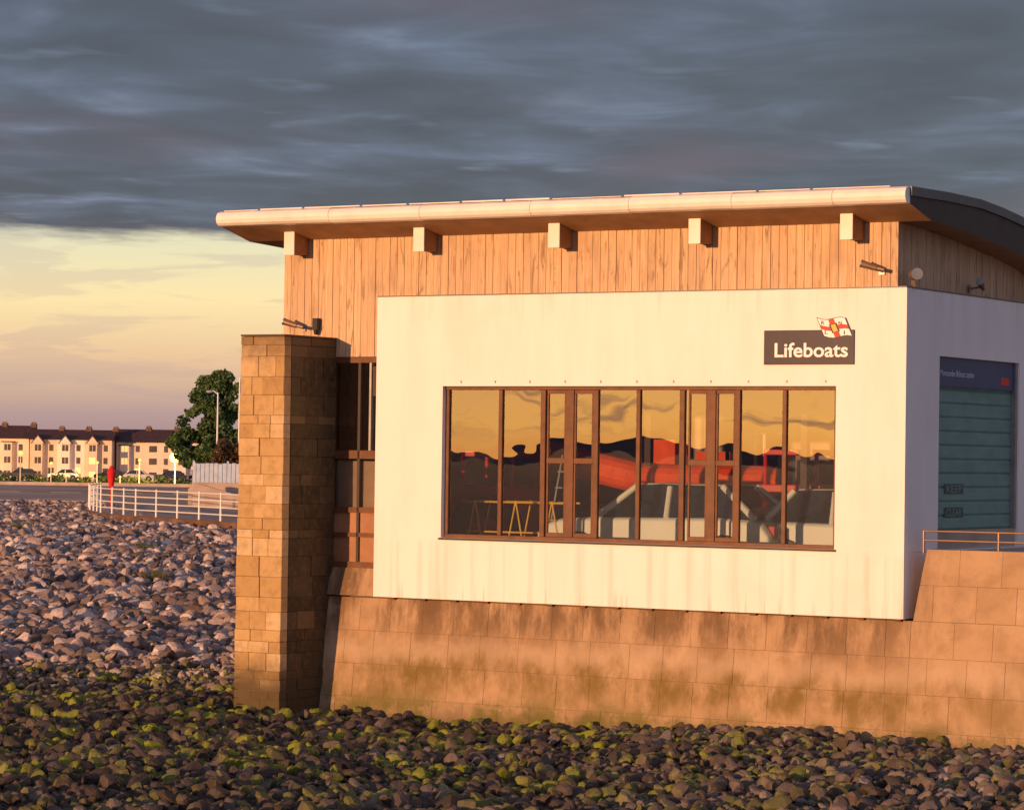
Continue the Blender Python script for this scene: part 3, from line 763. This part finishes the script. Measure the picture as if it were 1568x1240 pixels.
def terrace(x0,n,uw,y,zb,eh,rh,seed):
    random.seed(seed)
    root=empty('terraced_houses'); x1=x0+n*uw
    b=MB(); w=MB(); c=MB(); fl=[.5,2.5,4.3]
    b.prism([(x0-.2,y-.35,zb+eh),(x0-.2,y+9.3,zb+eh),(x0-.2,y+4.5,zb+eh+rh)],(x1-x0+.4,0,0),1)
    for i in range(n):
        a=x0+i*uw; tt=random.random(); dy=random.uniform(0,.06)
        b.box(a+.002,a+uw-.002,y+dy,y+9,zb,zb+eh-.002,0,tt)
        if random.random()<.8:
            b.prism([(a+.3,y,zb),(a+.6,y-.7,zb),(a+1.9,y-.7,zb),(a+2.2,y,zb)],(0,0,eh-.55),0,tt)
            if random.random()<.3:
                b.prism([(a+.2,y-.75,zb+eh-.55),(a+2.3,y-.75,zb+eh-.55),(a+1.25,y-.75,zb+eh+.75)],(0,3.2,0),1)
                b.prism([(a+.4,y-.78,zb+eh-.53),(a+2.1,y-.78,zb+eh-.53),(a+1.25,y-.78,zb+eh+.5)],(0,.02,0),0,tt)
            else: b.prism([(a+.25,y-.003,zb+eh-.55),(a+.55,y-.8,zb+eh-.55),(a+1.95,y-.8,zb+eh-.55),(a+2.25,y-.003,zb+eh-.55)],(0,0,.15),1)
            for z in fl: w.box(a+.8,a+1.7,y-.73,y-.703,zb+z,zb+z+.9,1 if random.random()<.08 else 0); w.box(a+1.22,a+1.28,y-.75,y-.733,zb+z,zb+z+.9,2)
        else:
            for z in fl: w.box(a+.6,a+1.7,y-.03,y-.003,zb+z,zb+z+.9,0)
        for z in fl[1:]: w.box(a+2.75,a+3.3,y-.03,y-.003,zb+z,zb+z+.9,0)
        w.box(a+2.65,a+3.4,y-.03,y-.003,zb+.05,zb+1.9,0 if random.random()<.8 else 1)
        w.box(a+2.6,a+3.45,y-.06,y-.031,zb+2.38,zb+2.46,2)
        c.box(a+uw-.4,a+uw+.4,y+3.9,y+5,zb+eh+rh-.9,zb+eh+rh+.3,0)
        for q in(-.25,0,.25): c.cyl((a+uw+q,y+4.4,zb+eh+rh+.3),(a+uw+q,y+4.4,zb+eh+rh+.55),.1,.08,6,0)
    b.build('walls_and_roof',['render','slate'],root); w.build('windows',['winglass_far','litwin','white_metal'],root); c.build('chimneys',['brownwall'],root)
terrace(-103,8,4.2,432,-4.3,6.0,1.9,1)
terrace(-68.9,3,3.9,430,-4.3,5.9,1.5,2)
terrace(-56.9,3,4.1,433,-4.3,5.7,1.9,3)
terrace(-44.3,7,4.2,436,-4.3,5.5,1.8,5)
random.seed(11)
for x,p_ in((-75,'darkcar'),(-71,'silver'),(-66,'darkcar'),(-60,'vanwhite'),(-54.5,'darkcar'),(-50,'silver'),(-46,'darkcar'),(-41.5,'darkcar'),(-37.5,'vanwhite')):
    car('parked_car',Matrix.Translation((x,405+random.uniform(-4,4),-3.9))@Matrix.Rotation(random.choice((0,math.pi))+random.uniform(-.1,.1),4,'Z'),p_)
def leaves(name,blobs,nleaf,size,mat,trunk=None,seed=1):
    r=np.random.default_rng(seed); b=MB()
    if trunk: 
        for a,c,ra,rb in trunk: b.cyl(a,c,ra,rb,8,1)
    vol=np.array([q[3]*q[4]*q[5] for q in blobs]); pr_=vol/vol.sum()
    for bi,(cx,cy,cz,rx,ry,rz) in enumerate(blobs):
        kk=int(nleaf*pr_[bi]); tb=r.random()*.35
        for _ in range(kk):
            d=r.normal(size=3); d/=np.linalg.norm(d); rad=r.random()**.45
            c=np.array([cx,cy,cz])+d*rad*np.array([rx,ry,rz])
            u=r.normal(size=3); u/=np.linalg.norm(u); w=np.cross(u,r.normal(size=3)); w/=np.linalg.norm(w)
            s_=size*r.uniform(.6,1.3)
            b.add([c-u*s_,c+w*s_*.6,c+u*s_,c-w*s_*.6],[(0,1,2,3)],0,float(np.clip(tb+.55*r.random()+.15*d[2],0,1)))
    return b.build(name,[mat,'bark'],recalc=False)
bl=[(-110+i*1.6+random.uniform(-.6,.6),398+random.uniform(-3,3),-3.9+random.uniform(-.1,.3),1.3,1,random.uniform(.4,.9)) for i in range(52)]
leaves('hedge',bl,7000,.22,'leaf',seed=3)
tx,ty,tb=-20.2,200,-2.75
blobs=[];r_=random.Random(5)
for i in range(110):
    a=r_.uniform(0,6.28); hh=r_.uniform(0,1)
    rad=(3.1*(1-hh)**.5+.25)*r_.uniform(.15,1)
    q=r_.uniform(.36,.72)
    blobs.append((tx+.7*hh+rad*math.cos(a),ty+rad*math.sin(a)*.8,-1.0+hh*6.3,q,q,q*.75))
trunk=[((tx,ty,tb),(tx+.1,ty,.2),.22,.16),((tx+.1,ty,.2),(tx+.2,ty,4.2),.16,.04)]
for q in blobs[:16]: trunk.append(((tx+.05,ty,q[2]*.45),(q[0],q[1],q[2]),.07,.02))
leaves('broadleaf_tree',blobs,22000,.14,'leaf',trunk,2)
leaves('shrub',[(tx+2.0,190,-1.0+.35*i,1.1-.15*i,.8,.6) for i in range(5)]+[(tx+1.2,190,-1.6,1.0,.8,.9),(tx+3.3,190,-.4,1.1,.8,1.3)],6000,.11,'leafb',[((tx+1.8,190,-2.75),(tx+1.8,190,-.5),.08,.04)],9)
leaves('broadleaf_tree',[(-29.0+.9*i,300,-2.2+r_.uniform(-.3,.5),1.2,1,1.2) for i in range(8)],4000,.16,'leaf',[((-26,300,-3.5),(-26,300,-1.5),.12,.06)],12)
def tuft(x,y,s_,n_,name='beach_grass'):
    b=MB(); z0=float(hz(np.array([x]),np.array([y]))[0])+.05
    for _ in range(n_):
        a=random.uniform(0,6.28); q=random.uniform(0,s_*.9); lean=random.uniform(.1,.8)*s_; h=random.uniform(.3,1)*s_
        bx_,by_=x+q*math.cos(a),y+q*math.sin(a); w=.015
        b.add([(bx_-w,by_,z0),(bx_+w,by_,z0),(bx_+lean*math.cos(a)*.4+w*.7,by_+lean*math.sin(a)*.4,z0+h*.6),(bx_+lean*math.cos(a)*.4-w*.7,by_+lean*math.sin(a)*.4,z0+h*.6),(bx_+lean*math.cos(a),by_+lean*math.sin(a),z0+h)],[(0,1,2,3),(3,2,4)],0,random.random())
    b.build(name,['weed'],recalc=False)
for x,y,s_,k_ in((-9.9,84,.42,80),(-12.2,100,.40,90),(-18.2,112,.45,140),(-19.6,108,.35,90)): tuft(x,y,s_,k_)

# ------------------------------------------------------------------ light & world
az=math.radians(228); el=math.radians(4.5)
S_=Vector((math.cos(az)*math.cos(el),math.sin(az)*math.cos(el),math.sin(el)))
sl=bpy.data.lights.new('sun','SUN'); sl.energy=5.0; sl.angle=math.radians(.6); sl.color=(1,.515,.235)
so=bpy.data.objects.new('sun',sl); so.rotation_euler=S_.to_track_quat('Z','Y').to_euler(); COL.objects.link(so)

w=bpy.data.worlds.new('World'); scene.world=w; w.use_nodes=True; nt=w.node_tree; nt.nodes.clear(); n=N(nt)
try: w.cycles.sampling_method='MANUAL'; w.cycles.sample_map_resolution=512
except Exception as e: print(e)
out=nt.nodes.new('ShaderNodeOutputWorld'); bg=nt.nodes.new('ShaderNodeBackground')
d=n.vmath('NORMALIZE',n.n('ShaderNodeTexCoord').outputs['Generated']); x,y,z=n.sep(d)
sky=n.n('ShaderNodeTexSky',sky_type='NISHITA'); sky.sun_disc=False; sky.sun_elevation=el; sky.sun_rotation=math.radians(222)
zc=n.math('MAXIMUM',z,.02)
cb=n.n('ShaderNodeCombineXYZ'); n.put(cb.inputs[0],n.math('DIVIDE',x,zc)); n.put(cb.inputs[1],n.math('DIVIDE',y,zc)); pv=cb.outputs[0]
r=n.vmath('LENGTH',pv)
n1=n.noise(n.scale(pv,(1.1,.7,1)),1.,6,.62,.2); n2=n.noise(n.scale(pv,(1.5,.95,1)),1.,5,.52,.5); n3=n.noise(n.scale(pv,(.7,.35,1)),.8,2,.5); n4=n.noise(n.scale(pv,(.8,.45,1)),1.3,3,.5)
n5=n.noise(n.scale(pv,(2.2,1.5,1)),1.,3,.5,.2)
edge=n.math('ADD',r,n.math('MULTIPLY',n.math('SUBTRACT',n1,.5),3.6))
edge=n.math('ADD',edge,n.math('MULTIPLY',x,-6.0))
cm=n.mr(edge,15.4,14.1)
cl=n.ramp(n2,[(.30,(.064,.074,.112)),(.50,(.086,.104,.156)),(.62,(.122,.150,.230)),(.75,(.21,.26,.37))])
cl=n.mix(n.mr(n4,.40,.62,0,.5),cl,(.060,.064,.092))
cl=n.mix(n.mr(n5,.60,.80,0,.45),cl,(.23,.29,.42))
cl=n.mix(n.mr(n3,.48,.66,0,.55),cl,(.150,.110,.165))
zr=n.math('DIVIDE',n.math('MAXIMUM',z,0),.3)
clear=n.ramp(zr,[(0,(.34,.23,.26)),(.04,(.46,.31,.30)),(.107,(.82,.55,.33)),(.17,(.97,.77,.41)),(.233,(.78,.74,.50)),(.33,(.42,.50,.52)),(1,(.2,.3,.45))])
g=n.math('POWER',n.math('MAXIMUM',n.vmath('DOT_PRODUCT',d,(math.cos(az),math.sin(az),0)),0),2.5)
clear=n.mix(g,clear,n.ramp(zr,[(0,(2.1,.80,.18)),(.04,(2.5,1.22,.28)),(.10,(2.2,1.1,.36)),(.3,(1.0,.8,.6)),(1,(.25,.3,.4))]))
lowv=n.scale(d,(16,16,110)); ln=n.noise(lowv,1.,6,.6,.6)
lm=n.math('MULTIPLY',n.mr(ln,.46,.58),n.mr(z,.006,.013))
lm=n.math('MULTIPLY',lm,n.math('ADD',.25,n.math('MULTIPLY',g,.75)))
lc=n.mix(g,(.40,.31,.35),n.ramp(n.noise(lowv,2.2,4,.6,.3),[(.35,(.50,.30,.24)),(.65,(1.5,.60,.22))]))
clear=n.mix(lm,clear,lc)
back=n.math('ADD',1.0,n.math('MULTIPLY',n.mr(n.vmath('DOT_PRODUCT',d,(.1,-1,0)),-.2,.9),2.6))
sc_=n.n('ShaderNodeVectorMath',operation='SCALE'); n.put(sc_.inputs[0],cl); n.put(sc_.inputs['Scale'],back)
colr=n.mix(cm,clear,sc_.outputs[0])
ad=n.mix(1.0,colr,n.vmath('MULTIPLY',sky.outputs[0],(.015,.015,.015)),'ADD')
n.put(bg.inputs[0],ad); bg.inputs[1].default_value=1.0; nt.links.new(bg.outputs[0],out.inputs[0])

# ------------------------------------------------------------------ camera
cd=bpy.data.cameras.new('camera'); cd.sensor_width=36; cd.lens=4600/1568*36; cd.clip_start=.5; cd.clip_end=30000
co=bpy.data.objects.new('camera',cd); COL.objects.link(co)
R3=Matrix.Rotation(math.pi/2+math.atan(80/4600),3,'X')@Matrix.Rotation(.014,3,'Z')
co.matrix_world=R3.to_4x4(); scene.camera=co
scene.view_settings.view_transform='Standard'; scene.view_settings.look='None'; scene.view_settings.exposure=0
